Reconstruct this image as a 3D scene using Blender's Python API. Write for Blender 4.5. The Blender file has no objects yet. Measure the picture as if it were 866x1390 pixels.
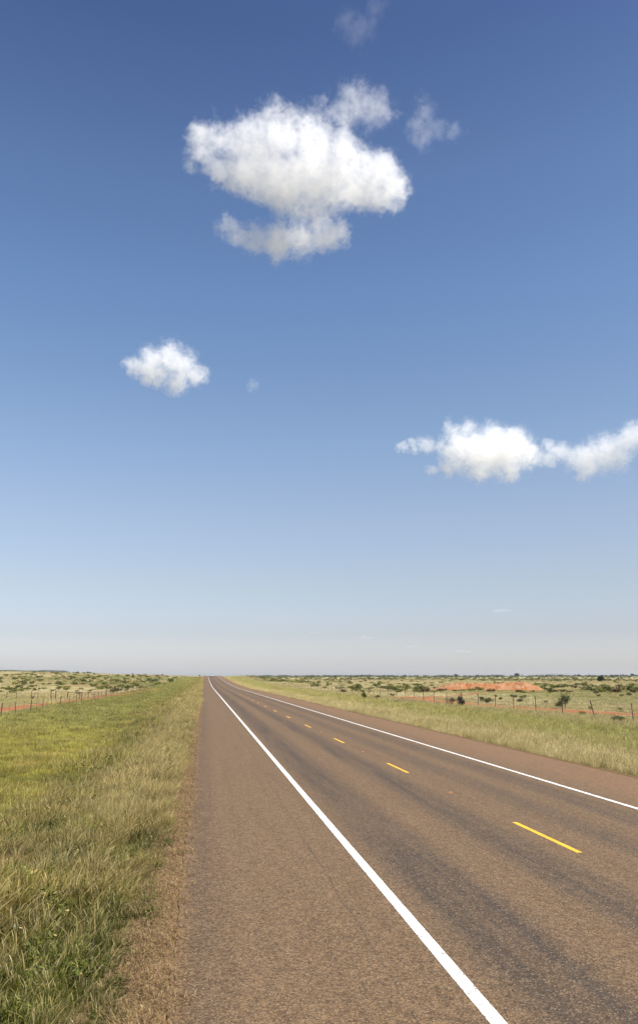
import bpy, bmesh, math, random
import numpy as np
from mathutils import Vector, Matrix

sc = bpy.context.scene
COL = sc.collection
H = 2.95                       # the photographer stands on something tall beside the shoulder
F = 1083.0                     # focal length in photo pixels (30 mm on a 36 mm tall frame)
TH = math.atan(270.5 / F)      # camera looks up a little
PSI = math.atan(155 * math.cos(TH) / F)   # and to the right of the road
rng = np.random.default_rng(7)
rnd = random.Random(11)
EXPOSURE = 0.85

# ------------------------------------------------------------------ camera
cam = bpy.data.cameras.new('camera')
co = bpy.data.objects.new('camera', cam)
COL.objects.link(co)
sc.camera = co
cam.sensor_fit = 'VERTICAL'
cam.sensor_height = 36
cam.lens = F / 1390 * 36
cam.shift_y = -45 / 1390
cam.clip_start = .1
cam.clip_end = 60000
co.location = (0, 0, H)
co.rotation_euler = (math.pi / 2 + TH, 0, -PSI)
RM = co.rotation_euler.to_matrix()


def ray(px, py):
    return (RM @ Vector(((px - 433) / F, -(py - 650) / F, -1))).normalized()


def project(x, y, z):
    """numpy arrays -> photo pixel coordinates and depth"""
    R = np.array(RM)
    p = np.stack([x, y, z - H], -1) @ R
    d = -p[..., 2]
    d = np.where(np.abs(d) < 1e-3, 1e-3, d)
    return 433 + F * p[..., 0] / d, 650 - F * p[..., 1] / d, d


# ------------------------------------------------------------------ sky and sun
SUN_EL, SUN_AZ = math.radians(51), math.radians(131)
W = bpy.data.worlds.new('World')
sc.world = W
W.use_nodes = True
nt = W.node_tree
bg = nt.nodes['Background']
sky = nt.nodes.new('ShaderNodeTexSky')
sky.sky_type = 'NISHITA'
sky.sun_disc = False
sky.sun_elevation = SUN_EL
sky.sun_rotation = SUN_AZ
sky.air_density = 1.0
sky.dust_density = 1.2
sky.ozone_density = 2.0
tcw = nt.nodes.new('ShaderNodeTexCoord')
sep = nt.nodes.new('ShaderNodeSeparateXYZ')
nt.links.new(tcw.outputs['Generated'], sep.inputs[0])
rampw = nt.nodes.new('ShaderNodeValToRGB')
els = [(0.0, (0.7, 0.686, 0.83)), (0.012, (0.707, 0.693, 0.837)), (0.053, (0.56, 0.516, 0.598)), (0.107, (0.601, 0.532, 0.529)), (0.197, (0.656, 0.576, 0.562)), (0.287, (0.625, 0.605, 0.598)), (0.37, (0.571, 0.586, 0.609)), (0.454, (0.517, 0.574, 0.635)), (0.57, (0.45, 0.499, 0.578)), (0.687, (0.315, 0.365, 0.481)), (1.0, (0.24, 0.287, 0.392))]
cr = rampw.color_ramp
cr.elements[0].position = els[0][0]
cr.elements[0].color = els[0][1] + (1,)
cr.elements[1].position = els[-1][0]
cr.elements[1].color = els[-1][1] + (1,)
for p, c in els[1:-1]:
    e = cr.elements.new(p)
    e.color = c + (1,)
nt.links.new(sep.outputs['Z'], rampw.inputs[0])
mulw = nt.nodes.new('ShaderNodeMix')
mulw.data_type = 'RGBA'
mulw.blend_type = 'MULTIPLY'
mulw.inputs['Factor'].default_value = 1
nt.links.new(sky.outputs[0], mulw.inputs['A'])
nt.links.new(rampw.outputs[0], mulw.inputs['B'])
nt.links.new(mulw.outputs['Result'], bg.inputs[0])
bg.inputs[1].default_value = 0.14

sl = bpy.data.lights.new('sun', 'SUN')
sl.energy = 5.0
sl.angle = math.radians(.5)
sl.color = (1, .955, .89)
so = bpy.data.objects.new('sun', sl)
COL.objects.link(so)
sd = Vector((math.sin(SUN_AZ) * math.cos(SUN_EL), math.cos(SUN_AZ) * math.cos(SUN_EL), math.sin(SUN_EL)))
so.rotation_euler = sd.to_track_quat('Z', 'Y').to_euler()
so.location = (20, -20, 60)

sc.view_settings.view_transform = 'Standard'
sc.view_settings.look = 'None'
sc.view_settings.exposure = EXPOSURE
sc.view_settings.gamma = 1
sc.view_settings.use_curve_mapping = False
sc.cycles.volume_bounces = 28
sc.cycles.max_bounces = 28
sc.cycles.diffuse_bounces = 3
sc.cycles.transmission_bounces = 4
sc.cycles.transparent_max_bounces = 12


# ------------------------------------------------------------------ helpers
def tag(o, label=None, cat=None, group=None, kind=None):
    if label:
        o['label'] = label
    if cat:
        o['category'] = cat
    if group:
        o['group'] = group
    if kind:
        o['kind'] = kind
    return o


def empty(name, loc, rz=0):
    o = bpy.data.objects.new(name, None)
    o.empty_display_size = .3
    COL.objects.link(o)
    o.location = loc
    o.rotation_euler = (0, 0, rz)
    return o


def meshobj(name, verts, faces, mat, parent=None, loc=None, smooth=False, link=True):
    me = bpy.data.meshes.new(name)
    me.from_pydata([tuple(map(float, v)) for v in verts], [], [tuple(map(int, f)) for f in faces])
    if smooth:
        me.polygons.foreach_set('use_smooth', [True] * len(me.polygons))
    if mat:
        me.materials.append(mat)
    me.update()
    o = bpy.data.objects.new(name, me)
    if link:
        COL.objects.link(o)
    if parent:
        o.parent = parent
    if loc is not None:
        o.location = loc
    return o


class MB:
    def __init__(s):
        s.v, s.f = [], []

    def box(s, c, size, M=None):
        b = len(s.v)
        for dx in (-.5, .5):
            for dy in (-.5, .5):
                for dz in (-.5, .5):
                    p = Vector((dx * size[0], dy * size[1], dz * size[2]))
                    if M is not None:
                        p = M @ p
                    s.v.append(p + Vector(c))
        s.f += [tuple(b + i for i in q) for q in ((0, 1, 3, 2), (4, 6, 7, 5), (0, 4, 5, 1), (2, 3, 7, 6), (0, 2, 6, 4), (1, 5, 7, 3))]

    def tube(s, pts, radii, n=6, cap=True):
        if not hasattr(radii, '__len__'):
            radii = [radii] * len(pts)
        b = len(s.v)
        pts = [Vector(p) for p in pts]
        for i, p in enumerate(pts):
            t = (pts[min(i + 1, len(pts) - 1)] - pts[max(i - 1, 0)]).normalized()
            u = t.cross(Vector((0, 0, 1)) if abs(t.z) < .9 else Vector((1, 0, 0))).normalized()
            w = t.cross(u)
            for k in range(n):
                a = 2 * math.pi * k / n
                s.v.append(p + (u * math.cos(a) + w * math.sin(a)) * radii[i])
        for i in range(len(pts) - 1):
            for k in range(n):
                s.f.append((b + i * n + k, b + i * n + (k + 1) % n, b + (i + 1) * n + (k + 1) % n, b + (i + 1) * n + k))
        if cap:
            s.f.append(tuple(b + k for k in range(n))[::-1])
            s.f.append(tuple(b + (len(pts) - 1) * n + k for k in range(n)))

    def build(s, name, mat, parent=None, smooth=False, loc=None):
        return meshobj(name, s.v, s.f, mat, parent, loc, smooth)


def hash2(ix, iy, seed):
    n = (ix.astype(np.int64) * 374761393 + iy.astype(np.int64) * 668265263 + seed * 974711) & 0x7fffffff
    n = (n ^ (n >> 13)) * 1274126177 & 0x7fffffff
    return ((n ^ (n >> 16)) & 0xffffff) / float(0xffffff)


def vnoise(x, y, scale, seed=0, octv=3):
    x = np.asarray(x, float) / scale
    y = np.asarray(y, float) / scale
    s = np.zeros(np.broadcast(x, y).shape)
    a, tot = 1.0, 0.0
    for o in range(octv):
        ix, iy = np.floor(x), np.floor(y)
        fx, fy = x - ix, y - iy
        fx, fy = fx * fx * (3 - 2 * fx), fy * fy * (3 - 2 * fy)
        v = (hash2(ix, iy, seed + o) * (1 - fx) + hash2(ix + 1, iy, seed + o) * fx) * (1 - fy) + \
            (hash2(ix, iy + 1, seed + o) * (1 - fx) + hash2(ix + 1, iy + 1, seed + o) * fx) * fy
        s = s + v * a
        tot += a
        a *= .5
        x, y = x * 2.03 + 17.1, y * 2.03 + 5.7
    return s / tot


def sstep(a, b, x):
    t = np.clip((np.asarray(x, float) - a) / (b - a), 0, 1)
    return t * t * (3 - 2 * t)


# ------------------------------------------------------------------ terrain shape
XL, XR = -.24, 13.08           # pavement edges


def zroad(y):
    y = np.asarray(y, float)
    return 5.0 * sstep(230, 790, y) - 6.0 * sstep(800, 1600, y)


def h(x, y):
    x = np.asarray(x, float)
    y = np.asarray(y, float)
    r = np.hypot(x, y)
    zr = zroad(y)
    az = np.arctan2(x, np.maximum(y, 1.0))
    hl = (6.2 + 4.0 * sstep(-.03, -.27, az)) * sstep(180, 950, r) + .5 * (vnoise(x, y, 140, 3) - .5) * sstep(150, 500, r)
    hr = np.clip(r - 380, 0, 3200) * .0034 + 1.2 * (vnoise(x, y, 260, 5) - .5) * sstep(150, 900, r)
    wl = sstep(0, 1, (-x - 14) / (8 + .05 * np.maximum(y, 0)))
    wr = sstep(0, 1, (x - 26) / (12 + .06 * np.maximum(y, 0)))
    z = zr * (1 - wl - wr) + hl * wl + hr * wr
    dl, dr = np.clip(XL - x, 0, None), np.clip(x - XR, 0, None)
    dd = dl + dr
    z = z - .008 - .10 * sstep(0.05, .9, dd) - .22 * sstep(1.0, 5.0, dd) + .2 * sstep(8, 14, dd)
    z = z + (vnoise(x, y, 6.5, 9, 2) - .5) * .16 * sstep(.8, 4, dd) + (vnoise(x, y, 31, 12, 2) - .5) * .35 * sstep(14, 40, dd)
    inside = (x > XL + .16) & (x < XR - .02)
    return np.where(inside, zr - .14, z)


def hz(x, y):
    return float(h(x, y))


def hit(px, py, rmax=6000):
    """where the line of sight through a photo pixel first meets the ground"""
    d = ray(px, py)
    t = np.concatenate([np.arange(4, 400, .25), np.arange(400, rmax, 2.0)])
    x, y, z = d.x * t, d.y * t, H + d.z * t
    k = np.nonzero(z <= h(x, y))[0]
    i = k[0] if len(k) else len(t) - 1
    return Vector((x[i], y[i], hz(x[i], y[i])))


# ------------------------------------------------------------------ material helpers
def newmat(name):
    m = bpy.data.materials.new(name)
    m.use_nodes = True
    t = m.node_tree
    return m, t, t.nodes, t.links, t.nodes['Principled BSDF']


def noise_node(N, L, vec, scale, detail=4, rough=.55, dist=0):
    n = N.new('ShaderNodeTexNoise')
    n.inputs['Scale'].default_value = scale
    n.inputs['Detail'].default_value = detail
    n.inputs['Roughness'].default_value = rough
    n.inputs['Distortion'].default_value = dist
    L.new(vec, n.inputs['Vector'])
    return n.outputs[0]


def mapr(N, L, v, a, b, c=0, d=1):
    n = N.new('ShaderNodeMapRange')
    L.new(v, n.inputs[0])
    n.inputs[1].default_value = a
    n.inputs[2].default_value = b
    n.inputs[3].default_value = c
    n.inputs[4].default_value = d
    return n.outputs[0]


def mth(N, L, op, a, b=None, c=None, clamp=False):
    n = N.new('ShaderNodeMath')
    n.operation = op
    n.use_clamp = clamp
    for i, x in enumerate((a, b, c)):
        if x is None:
            continue
        if isinstance(x, (int, float)):
            n.inputs[i].default_value = x
        else:
            L.new(x, n.inputs[i])
    return n.outputs[0]


def mixc(N, L, f, a, b, mode='MIX'):
    n = N.new('ShaderNodeMix')
    n.data_type = 'RGBA'
    n.blend_type = mode
    for s, x in (('Factor', f), ('A', a), ('B', b)):
        if isinstance(x, (int, float)):
            n.inputs[s].default_value = x
        elif isinstance(x, tuple):
            n.inputs[s].default_value = x + (1,) if len(x) == 3 else x
        else:
            L.new(x, n.inputs[s])
    return n.outputs['Result']


def worldpos(N):
    return N.new('ShaderNodeNewGeometry').outputs['Position']


def scaled(N, L, vec, s):
    n = N.new('ShaderNodeVectorMath')
    n.operation = 'MULTIPLY'
    L.new(vec, n.inputs[0])
    n.inputs[1].default_value = s
    return n.outputs[0]


def bump(N, L, height, strength, dist, bsdf):
    b = N.new('ShaderNodeBump')
    b.inputs['Strength'].default_value = strength
    b.inputs['Distance'].default_value = dist
    L.new(height, b.inputs['Height'])
    L.new(b.outputs[0], bsdf.inputs['Normal'])


def plain(name, col, rough=.7, metal=0, var=.25, scale=8):
    m, t, N, L, b = newmat(name)
    tc = N.new('ShaderNodeTexCoord')
    n = noise_node(N, L, tc.outputs['Object'], scale, 5)
    f = mapr(N, L, n, .3, .7, 0, 1)
    c = mixc(N, L, f, tuple(v * (1 - var) for v in col), tuple(min(1, v * (1 + var)) for v in col))
    L.new(c, b.inputs['Base Color'])
    b.inputs['Roughness'].default_value = rough
    b.inputs['Metallic'].default_value = metal
    return m


# ------------------------------------------------------------------ asphalt
def mat_road():
    m, t, N, L, b = newmat('chip_seal_asphalt')
    P = worldpos(N)
    s = N.new('ShaderNodeSeparateXYZ')
    L.new(P, s.inputs[0])
    # slow wander of the wheel tracks
    wand = noise_node(N, L, scaled(N, L, P, (0.0, .05, 0)), 1, 2)
    X = mth(N, L, 'ADD', s.outputs['X'], mth(N, L, 'MULTIPLY_ADD', wand, .5, -.25))
    streak = noise_node(N, L, scaled(N, L, P, (3.2, .13, 1)), 1, 5, .62)
    streak2 = noise_node(N, L, scaled(N, L, P, (9.0, .22, 1)), 1, 4, .6)
    blot = noise_node(N, L, P, .8, 5, .6)
    tracks = None
    for x0, w, a in ((3.55, .75, 1.0), (5.6, .62, .95), (7.75, .55, .62), (9.25, .55, .72)):
        d = mth(N, L, 'ABSOLUTE', mth(N, L, 'SUBTRACT', X, x0))
        g = mapr(N, L, d, w * .25, w * 1.25, a, 0)
        g.node.interpolation_type = 'SMOOTHSTEP'
        tracks = g if tracks is None else mth(N, L, 'MAXIMUM', tracks, g)
    strk = mapr(N, L, streak, .34, .68, .35, 1.2)
    tr = mth(N, L, 'MULTIPLY', tracks, strk)
    tr = mth(N, L, 'MULTIPLY', tr, mapr(N, L, streak2, .3, .7, .7, 1.15), clamp=True)
    # darker, thin scuffs outside the tracks too
    scuff = mth(N, L, 'MULTIPLY', mapr(N, L, streak, .52, .72, 0, .45), mapr(N, L, blot, .4, .65, .2, 1))
    tr = mth(N, L, 'MAXIMUM', tr, scuff)
    base = mixc(N, L, mapr(N, L, streak, .3, .7), (.120, .073, .035), (.150, .093, .046))
    # redder dust on the far shoulder
    red = mapr(N, L, X, 10.1, 11.6, 0, 1)
    base = mixc(N, L, red, base, (.172, .098, .046))
    edge = mapr(N, L, mth(N, L, 'ADD', X, mth(N, L, 'MULTIPLY', blot, .5)), .75, .25, 0, .45)
    base = mixc(N, L, edge, base, (.075, .048, .026))
    col = mixc(N, L, tr, base, (.060, .042, .027))
    # aggregate: stones about a centimetre across
    vor = N.new('ShaderNodeTexVoronoi')
    vor.inputs['Scale'].default_value = 62
    L.new(P, vor.inputs['Vector'])
    sv = N.new('ShaderNodeSeparateColor')
    L.new(vor.outputs['Color'], sv.inputs[0])
    vor2 = N.new('ShaderNodeTexVoronoi')
    vor2.inputs['Scale'].default_value = 23
    L.new(P, vor2.inputs['Vector'])
    sv2 = N.new('ShaderNodeSeparateColor')
    L.new(vor2.outputs['Color'], sv2.inputs[0])
    ag = mapr(N, L, sv.outputs[0], 0, 1, .48, 1.52)
    ag2 = mapr(N, L, sv2.outputs[1], 0, 1, .8, 1.2)
    a3 = mapr(N, L, noise_node(N, L, P, 5, 4, .6), .3, .7, .86, 1.14)
    k = mth(N, L, 'MULTIPLY', mth(N, L, 'MULTIPLY', ag, ag2), a3)
    k = mth(N, L, 'MULTIPLY', k, .88)
    comb = N.new('ShaderNodeCombineXYZ')
    for i in range(3):
        L.new(k, comb.inputs[i])
    col = mixc(N, L, 1, col, comb.outputs[0], 'MULTIPLY')
    # a pale stone here and there
    pale = mapr(N, L, sv.outputs[2], .93, .95, 0, .55)
    col = mixc(N, L, pale, col, (.26, .19, .12))
    # longitudinal joint in the shoulder that fades out with distance along the road
    jw = noise_node(N, L, scaled(N, L, P, (0, .35, 0)), 1, 4)
    jx = mth(N, L, 'ABSOLUTE', mth(N, L, 'SUBTRACT', s.outputs['X'], mth(N, L, 'MULTIPLY_ADD', jw, .22, 1.86)))
    jn = mth(N, L, 'MULTIPLY', mapr(N, L, jx, .006, .022, .42, 0), mapr(N, L, noise_node(N, L, P, 2.3, 3), .38, .56, 0, 1))
    col = mixc(N, L, jn, col, (.03, .024, .02))
    # soil and dust washed over the ragged left edge
    du = noise_node(N, L, P, 3.2, 6, .7)
    dust = mapr(N, L, mth(N, L, 'MULTIPLY_ADD', du, -.9, s.outputs['X']), -.52, -.74, 0, .9)
    col = mixc(N, L, dust, col, (.150, .088, .043))
    # brown line where the seal coat laps beside the yellow dashes
    lap = mth(N, L, 'ABSOLUTE', mth(N, L, 'SUBTRACT', X, 6.95))
    col = mixc(N, L, mapr(N, L, lap, .01, .05, .3, 0), col, (.10, .06, .035))
    L.new(col, b.inputs['Base Color'])
    b.inputs['Roughness'].default_value = .82
    b.inputs['Specular IOR Level'].default_value = .3
    bump(N, L, vor.outputs['Distance'], .5, .008, b)
    return m


def mat_paint(name, col, worn, lo=.40, hi=.47):
    m, t, N, L, b = newmat(name)
    P = worldpos(N)
    n = noise_node(N, L, P, 38, 4, .7)
    n2 = noise_node(N, L, P, 3.0, 4, .6)
    f = mapr(N, L, mth(N, L, 'ADD', n, mth(N, L, 'MULTIPLY', n2, .35)), lo + .17, hi + .17, 1, 0)
    c = mixc(N, L, mapr(N, L, n2, .3, .7), tuple(v * .9 for v in col), col)
    L.new(mixc(N, L, f, c, worn), b.inputs['Base Color'])
    b.inputs['Roughness'].default_value = .6
    bump(N, L, n, .3, .004, b)
    return m


# ------------------------------------------------------------------ ground colour from place (soil and thatch, not light)
def mat_ground():
    m, t, N, L, b = newmat('prairie_soil_and_thatch')
    P = worldpos(N)
    at = N.new('ShaderNodeAttribute')
    at.attribute_name = 'soil'
    n1 = noise_node(N, L, P, .9, 6, .65)
    n2 = noise_node(N, L, P, 14, 5, .7)
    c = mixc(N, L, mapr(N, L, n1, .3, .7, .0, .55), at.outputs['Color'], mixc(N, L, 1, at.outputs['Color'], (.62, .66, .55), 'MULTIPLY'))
    c = mixc(N, L, mapr(N, L, n2, .35, .7, 0, .3), c, (.22, .155, .085))
    L.new(c, b.inputs['Base Color'])
    b.inputs['Roughness'].default_value = .95
    b.inputs['Specular IOR Level'].default_value = .1
    bump(N, L, n2, .6, .03, b)
    return m


def mat_red(name='red_dirt'):
    m, t, N, L, b = newmat(name)
    P = worldpos(N)
    n1 = noise_node(N, L, P, .35, 6, .65)
    n2 = noise_node(N, L, P, 6, 5, .7)
    c = mixc(N, L, mapr(N, L, n1, .35, .68), (.25, .088, .034), (.32, .145, .062))
    c = mixc(N, L, mapr(N, L, n2, .5, .75, 0, .5), c, (.15, .055, .03))
    L.new(c, b.inputs['Base Color'])
    b.inputs['Roughness'].default_value = .95
    b.inputs['Specular IOR Level'].default_value = .1
    bump(N, L, n2, .8, .15, b)
    return m


M_ROAD, M_GROUND, M_RED = mat_road(), mat_ground(), mat_red()
M_WHITE = mat_paint('white_road_paint', (.80, .78, .72), (.20, .15, .11), .36, .53)
M_YELLOW = mat_paint('yellow_road_paint', (.76, .41, .012), (.26, .15, .06), .34, .50)

TRACK_R = [(47, 38), (41.5, 50), (37.2, 62), (34.2, 73), (32.6, 82), (31.8, 90), (31.4, 100), (31.2, 112), (31.8, 125), (33.5, 138)]
TRACK_B = [(31.6, 118), (36, 130), (46, 146), (60, 168), (74, 185), (90, 200)]
TRACK_L = [(-27, 58), (-23.2, 70), (-20.6, 83), (-19.2, 95), (-18.2, 108), (-17.2, 122), (-16.6, 140), (-15.6, 165), (-14.2, 200), (-13.5, 250)]


def smooth_line(pts, n=8):
    pts = [Vector(p) for p in pts]
    out = []
    for i in range(len(pts) - 1):
        p0, p1, p2, p3 = pts[max(i - 1, 0)], pts[i], pts[i + 1], pts[min(i + 2, len(pts) - 1)]
        for k in range(n):
            u = k / n
            out.append(.5 * ((2 * p1) + (p2 - p0) * u + (2 * p0 - 5 * p1 + 4 * p2 - p3) * u * u + (3 * p1 - p0 - 3 * p2 + p3) * u ** 3))
    out.append(pts[-1])
    return out


LINES = [(np.array([tuple(p) for p in smooth_line(T)]), w) for T, w in ((TRACK_R, 2.0), (TRACK_B, 1.3), (TRACK_L, 1.6))]


def track_dist(x, y):
    """distance beyond the edge of the nearest dirt track"""
    x, y = np.asarray(x, float), np.asarray(y, float)
    best = np.full(x.shape, 1e9)
    for pl, w in LINES:
        for p in pl:
            best = np.minimum(best, np.hypot(x - p[0], y - p[1]) - w)
    return best


def ground_colour(x, y):
    """colour of the plant cover and soil by place, linear RGB"""
    n = x.shape
    r = np.hypot(x, y)
    straw = np.array((.34, .285, .13))
    pale = np.array((.43, .37, .20))
    green = np.array((.19, .20, .055))
    deep = np.array((.12, .14, .04))
    redd = np.array((.30, .14, .075))
    a = vnoise(x, y * .8, 26, 21, 4)
    bgn = vnoise(x, y * .45, 75, 22, 4)
    c = vnoise(x, y, 9, 23, 3)
    col = straw + (pale - straw) * sstep(.42, .66, a)[..., None]
    col = col + (green - col) * (sstep(.55, .70, bgn) * .7)[..., None]
    col = col + (deep - col) * (sstep(.60, .72, bgn) * sstep(.45, .6, a) * .8 * sstep(90, 260, r))[..., None]
    col = col + (redd - col) * (sstep(.66, .74, vnoise(x, y, 40, 25, 4)) * .55 * sstep(100, 250, r))[..., None]
    col = col * (.85 + .3 * c)[..., None]
    return col


def axis_vals(lo, hi, s0, g, anchors=()):
    out = [0.0]
    while out[-1] < hi:
        out.append(out[-1] + max(s0, g * out[-1]))
    neg = [0.0]
    while neg[-1] > lo:
        neg.append(neg[-1] - max(s0, g * -neg[-1]))
    v = neg[:0:-1] + out
    v = [a for a in v if all(abs(a - b) > .05 for b in anchors)] + list(anchors)
    return np.array(sorted(v))


YS = axis_vals(-30, 8200, .7, .016)
XS = axis_vals(-7000, 7000, .7, .022, (XL + .14, XL + .17, XR - .03, XR, -.7, -1.4, 13.6, 14.2))


def build_ground():
    X, Y = np.meshgrid(XS, YS)
    Z = h(X, Y)
    nx, ny = len(XS), len(YS)
    me = bpy.data.meshes.new('ground')
    V = np.stack([X.ravel(), Y.ravel(), Z.ravel()], -1)
    i, j = np.meshgrid(np.arange(nx - 1), np.arange(ny - 1))
    a = (j * nx + i).ravel()
    Fq = np.stack([a, a + 1, a + 1 + nx, a + nx], -1)
    me.vertices.add(len(V))
    me.vertices.foreach_set('co', V.ravel())
    me.loops.add(Fq.size)
    me.loops.foreach_set('vertex_index', Fq.ravel())
    me.polygons.add(len(Fq))
    me.polygons.foreach_set('loop_start', np.arange(0, Fq.size, 4))
    me.polygons.foreach_set('loop_total', np.full(len(Fq), 4))
    me.polygons.foreach_set('use_smooth', np.ones(len(Fq), bool))
    me.update(calc_edges=True)
    x, y = X.ravel(), Y.ravel()
    col = ground_colour(x, y)
    # verge: darker earth and thatch under the tall grass
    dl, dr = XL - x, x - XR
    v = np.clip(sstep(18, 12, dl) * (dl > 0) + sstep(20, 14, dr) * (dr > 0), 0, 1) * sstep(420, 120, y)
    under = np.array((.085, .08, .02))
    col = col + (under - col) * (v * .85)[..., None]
    cp = sstep(2.8, 6, dl) * sstep(17, 12, dl) * sstep(15, 20, y) * sstep(95, 42, y) * (dl > 0)
    col = col + (np.array((.24, .225, .03)) - col) * (cp * .75)[..., None]
    far = sstep(120, 420, y) * (np.clip(sstep(18, 12, dl) * (dl > 0) + sstep(20, 14, dr) * (dr > 0), 0, 1))
    col = col + (np.array((.26, .235, .075)) - col) * (far * .85)[..., None]
    # bare edge of the left shoulder, litter brown
    e = sstep(1.0, .35, dl) * (dl >= -.4)
    col = col + (np.array((.15, .088, .043)) - col) * e[..., None]
    e = sstep(.9, .2, dr) * (dr >= -.4)
    col = col + (np.array((.15, .082, .038)) - col) * e[..., None]
    # red soil showing beside the tracks
    td = track_dist(x, y)
    e = sstep(2.2, -.3, td) * sstep(.35, .6, vnoise(x, y, 3, 41, 3) + .3 * sstep(.5, -.5, td)) * .8
    col = col + (np.array((.27, .115, .058)) - col) * e[..., None]
    col = col * .87
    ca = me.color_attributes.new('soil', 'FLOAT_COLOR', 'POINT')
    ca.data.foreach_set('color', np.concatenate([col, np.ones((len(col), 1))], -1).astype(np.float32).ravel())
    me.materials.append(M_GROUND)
    o = bpy.data.objects.new('ground', me)
    COL.objects.link(o)
    tag(o, kind='structure')


def strip(name, x0, x1, ys, dz, mat, parent=None, skirt=0, jit=False):
    V, Fc = [], []
    for y in ys:
        z = float(np.interp(y, YS, zroad(YS))) + dz
        if skirt:
            if jit:
                x0 = XL + (float(vnoise(np.array([y]), np.array([2.0]), .32, 90, 4)[0]) - .5) * .12
            V += [(x0 - .04, y, z - skirt), (x0, y, z), (x1, y, z), (x1 + .04, y, z - skirt)]
        else:
            V += [(x0, y, z), (x1, y, z)]
    k = 4 if skirt else 2
    for i in range(len(ys) - 1):
        for q in range(k - 1):
            a = i * k + q
            Fc.append((a, a + 1, a + 1 + k, a + k))
    return meshobj(name, V, Fc, mat, parent)


def build_road():
    ys = [float(y) for y in YS if -29 < y < 1900]
    fine = sorted(set([y for y in ys if y > 45 or y < 3] + [3 + .12 * k for k in range(350)]))
    road = strip('road', XL, XR, fine, 0, M_ROAD, skirt=.12, jit=True)
    tag(road, kind='structure')

    def zlin(y):          # height of the road mesh itself (it is straight between its rows)
        return float(np.interp(y, ys, zroad(np.array(ys))))
    for x in (2.66, 10.07):
        w = .15 if x < 5 else .13
        V = []
        for y in ys:
            V += [(x - w / 2, y, zroad(y) + .004), (x + w / 2, y, zroad(y) + .004)]
        Fc = [(2 * i, 2 * i + 1, 2 * i + 3, 2 * i + 2) for i in range(len(ys) - 1)]
        o = meshobj('edge_line', V, Fc, M_WHITE, road)
        o['label'] = 'solid white line along the near shoulder' if x < 5 else 'solid white line along the far shoulder'
    for k in range(-1, 70):
        y0 = 14.29 + 12.2 * k
        seg = [y0 + 3.05 * q / 4 for q in range(5)]
        seg = sorted(set(seg + [y for y in ys if y0 < y < y0 + 3.05]))
        V = []
        for y in seg:
            V += [(6.56 - .055, y, zlin(y) + .004), (6.56 + .055, y, zlin(y) + .004)]
        meshobj('centre_dash', V, [(2 * i, 2 * i + 1, 2 * i + 3, 2 * i + 2) for i in range(len(seg) - 1)], M_YELLOW, road)
    # raised amber markers half-way between the dashes
    M_AMB = plain('amber_plastic', (.30, .12, .035), .35)
    V = [(-.05, -.05, 0), (.05, -.05, 0), (.05, .05, 0), (-.05, .05, 0), (-.042, -.022, .018), (.042, -.022, .018), (.042, .022, .018), (-.042, .022, .018)]
    Fc = [(0, 3, 2, 1), (4, 5, 6, 7), (0, 1, 5, 4), (1, 2, 6, 5), (2, 3, 7, 6), (3, 0, 4, 7)]
    first = None
    for k in range(0, 12, 1):
        y = 14.29 + 12.2 * k + 3.05 + 4.57
        if first is None:
            o = first = meshobj('road_marker', V, Fc, M_AMB)
        else:
            o = first.copy()
            COL.objects.link(o)
        o.location = (6.56, y, zlin(y) + .001)
        if k == 0:
            tag(o, 'small amber reflector on the asphalt between the two nearest yellow dashes', 'road marker', 'amber reflectors on the centre line')
        elif k == 1:
            tag(o, 'small amber reflector on the asphalt between the second and third yellow dash', 'road marker', 'amber reflectors on the centre line')
        else:
            tag(o, 'tiny amber reflector farther up the centre line, beyond the third yellow dash', 'road marker', 'amber reflectors on the centre line')


def ribbon(pts, w, seed, dz=.045):
    pl = smooth_line(pts, 12)
    V, Fc = [], []
    n = 7
    for i, p in enumerate(pl):
        t = (pl[min(i + 1, len(pl) - 1)] - pl[max(i - 1, 0)]).normalized()
        s = Vector((t.y, -t.x))
        wa = w * (.75 + .5 * float(vnoise(p.x, p.y, 2.5, seed, 3)))
        wb = w * (.75 + .5 * float(vnoise(p.x + 50, p.y, 2.5, seed, 3)))
        for k in range(n):
            u = -wa + (wa + wb) * k / (n - 1)
            q = p + s * u
            edge = abs(2 * k / (n - 1) - 1)
            V.append((q.x, q.y, hz(q.x, q.y) + dz - (.09 if edge > .99 else 0)))
    for i in range(len(pl) - 1):
        for k in range(n - 1):
            a = i * n + k
            Fc.append((a, a + 1, a + 1 + n, a + n))
    return V, Fc


def build_tracks():
    for T, w, s in ((TRACK_R, 2.0, 61), (TRACK_B, 1.2, 62), (TRACK_L, 1.65, 63)):
        V, Fc = ribbon(T, w, s)
        o = meshobj('dirt_track', V, Fc, M_RED, smooth=True)
        tag(o, kind='structure')


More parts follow.
